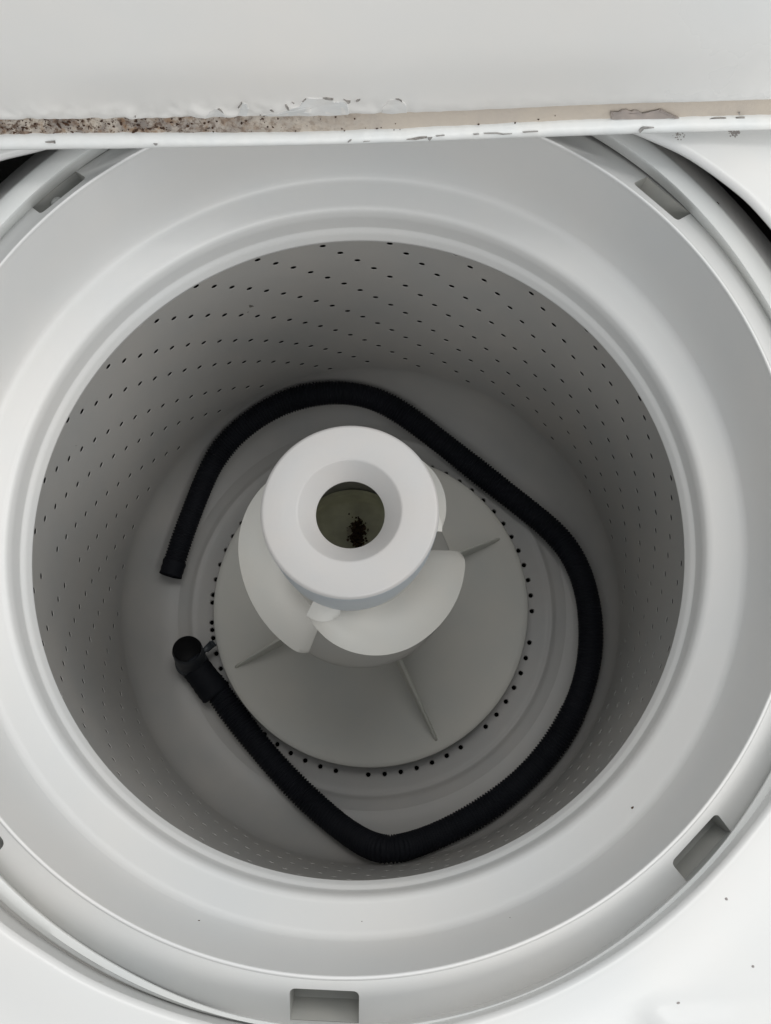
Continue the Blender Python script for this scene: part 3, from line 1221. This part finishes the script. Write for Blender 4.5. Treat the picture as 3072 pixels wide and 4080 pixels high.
K_ = 1.844
Hpx = [(372, 1232), (380, 1205), (390, 1170), (407, 1125), (425, 1080), (440, 1040), (458, 995), (478, 967), (506, 937), (538, 912), (572, 887), (612, 866), (660, 850), (710, 845), (755, 846), (800, 853), (840, 870), (878, 896),
       (915, 926), (955, 957), (1000, 992), (1050, 1032), (1100, 1071), (1150, 1110), (1185, 1136), (1215, 1163), (1243, 1200), (1262, 1245), (1274, 1295), (1281, 1350), (1280, 1405), (1272, 1455), (1257, 1505), (1235, 1555), (1208, 1600), (1176, 1642),
       (1138, 1682), (1095, 1720), (1045, 1756), (990, 1787), (935, 1812), (890, 1828), (855, 1838), (828, 1842), (800, 1834), (755, 1805), (710, 1768), (670, 1733), (630, 1694), (590, 1650), (555, 1608), (522, 1567), (492, 1527), (470, 1495), (455, 1470)]
ctrl = [hose_surface_hit(x * K_, y * K_, HRAD) for x, y in Hpx]
for _ in range(3):
    ctrl = [ctrl[0]] + [ctrl[i - 1] * .22 + ctrl[i] * .56 + ctrl[i + 1] * .22 for i in range(1, len(ctrl) - 1)] + [ctrl[-1]]


def resample(P, step):
    # Catmull-Rom then even spacing
    dense = []
    for i in range(len(P) - 1):
        p0, p1, p2, p3 = P[max(i - 1, 0)], P[i], P[i + 1], P[min(i + 2, len(P) - 1)]
        for k in range(16):
            t = k / 16
            dense.append(.5 * ((2 * p1) + (p2 - p0) * t + (2 * p0 - 5 * p1 + 4 * p2 - p3) * t * t + (3 * p1 - p0 - 3 * p2 + p3) * t ** 3))
    dense.append(P[-1])
    out = [dense[0]]; acc = 0
    for a, b in zip(dense, dense[1:]):
        L = (b - a).length
        while acc + L >= step:
            k = (step - acc) / L
            a = a.lerp(b, k); L = (b - a).length; acc = 0
            out.append(a.copy())
        acc += L
    return out


def tube(path, radf, n=24, cap=(True, True), hollow=0):
    vs, fs = [], []
    T0 = (path[1] - path[0]).normalized()
    N = T0.orthogonal().normalized()
    prevT = T0
    for i, p in enumerate(path):
        T = (path[min(i + 1, len(path) - 1)] - path[max(i - 1, 0)]).normalized()
        ax = prevT.cross(T)
        if ax.length > 1e-9: N = Matrix.Rotation(prevT.angle(T), 3, ax.normalized()) @ N
        prevT = T
        B = T.cross(N)
        r = radf(i)
        for k in range(n):
            a = 2 * pi * k / n
            vs.append(p + (N * cos(a) + B * sin(a)) * r)
    m = len(path)
    for i in range(m - 1):
        for k in range(n):
            q = (k + 1) % n
            fs.append((i * n + k, i * n + q, (i + 1) * n + q, (i + 1) * n + k))
    if cap[0]: fs.append(tuple(reversed(range(n))))
    if cap[1]: fs.append(tuple((m - 1) * n + k for k in range(n)))
    return mesh(vs, fs, False)


STEP = .0008
path = resample(ctrl, STEP)
PITCH = .0034


def hr(i):
    s = i * STEP
    u = i / len(path)
    ph = (s / PITCH) % 1.0
    rib = smooth(0, .25, ph) * (1 - smooth(.5, .75, ph))
    amp = .0015
    if u < .10 or .42 < u < .60: amp = .0010
    amp *= 1 + .25 * sin(s * 55)
    return (HRAD - .0012) * (.90 + .10 * smooth(.02, .20, u)) + amp * rib


link('corrugated_tube', tube(path, hr, 28), M_hose, hose)
# cuff at the upper left end
c0, c1 = path[0], path[18]
d = (c0 - c1).normalized()
seg = [c0 - d * .010 + d * .0015 * i for i in range(12)]


def cuff_r(i): return .92 * (.0140 if i in (0,) else HRAD + .0001 + (.0003 if i < 4 else 0) + .0003 * sin(i * 1.3))


cf = tube(seg, cuff_r, 28, (False, False))
link('end_cuff', cf, M_hose, hose)
link("open_bore", tube([seg[-1] - d * .010, seg[-1] + d * .0004], lambda i: .0112, 24, (True, False)), M_hose, hose)
# swollen connector at the other end: sleeve, clamp, end piece turned up towards the opening
e = path[-1]
zC = e.z


def at(x, y, z): return px_on_z(x * K_, y * K_, z)


sl0 = at(468, 1502, zC)
sl1 = at(424, 1443, zC + .006)
slv = [sl0.lerp(sl1, i / 16) for i in range(17)]
link('sleeve', tube(slv, lambda i: .0162 - (.002 if i == 0 else 0) - .0004 * (i > 8) + .0003 * sin(i * 2.0), 32, (True, False)), M_hose, hose)
top0 = at(414, 1432, zC + .004)
top1 = at(404, 1402, zC + .036)
el = [sl1.lerp(top0, i / 3) for i in range(3)] + [top0.lerp(top1, i / 12) for i in range(13)]
link('end_piece', tube(el, lambda i: .0163 - .0002 * (i > 10) - (.0008 if i == len(el) - 1 else 0), 36, (False, False)), mat('fitting_plastic', (.026, .030, .037), .5, .15, 40, spec=.4), hose)
dd = (top1 - top0).normalized()
link('end_bore', tube([top1 - dd * .030, top1 - dd * .002, top1], lambda i: (.0144, .0144, .0148)[i], 36, (True, False)), mat('bore_dark', (.004, .004, .005), .8), hose)


def torus(c, nrm, R, r, n=48, m=8):
    vs, fs = [], []
    a = nrm.orthogonal().normalized(); b = nrm.cross(a).normalized()
    for i in range(n):
        t = 2 * pi * i / n
        e1 = a * cos(t) + b * sin(t)
        for j in range(m):
            s = 2 * pi * j / m
            vs.append(c + e1 * (R + r * cos(s)) + nrm * (r * 1.6 * sin(s)))
    for i in range(n):
        for j in range(m):
            fs.append((i * m + j, ((i + 1) % n) * m + j, ((i + 1) % n) * m + (j + 1) % m, i * m + (j + 1) % m))
    return mesh(vs, fs, False)


link('clamp_ring', torus(top0 + dd * .001, dd, .0166, .0010), M_clamp, hose)
link('clamp_ring', torus(top0 + dd * .007, dd, .0165, .0006), M_clamp, hose)
# clip ear
ca = at(447, 1402, zC + .010); cb = at(457, 1393, zC + .012)
bm = bmesh.new()
bmesh.ops.create_cube(bm, size=1)
ax = (cb - ca); Lc = ax.length; ax.normalize()
up = Vector((0, 0, 1)); sd = ax.cross(up).normalized(); up = sd.cross(ax)
for w in bm.verts:
    tp = 1.0 if w.co.x < 0 else 1.35
    w.co = (ca + cb) / 2 + ax * (w.co.x * (Lc + .004)) + sd * (w.co.y * .004 * tp) + up * (w.co.z * .006)
bmesh.ops.bevel(bm, geom=bm.edges[:], offset=.0009, segments=2, affect='EDGES')
m_ = bpy.data.meshes.new('m'); bm.to_mesh(m_); bm.free()
link('clip_ear', m_, M_clamp, hose)
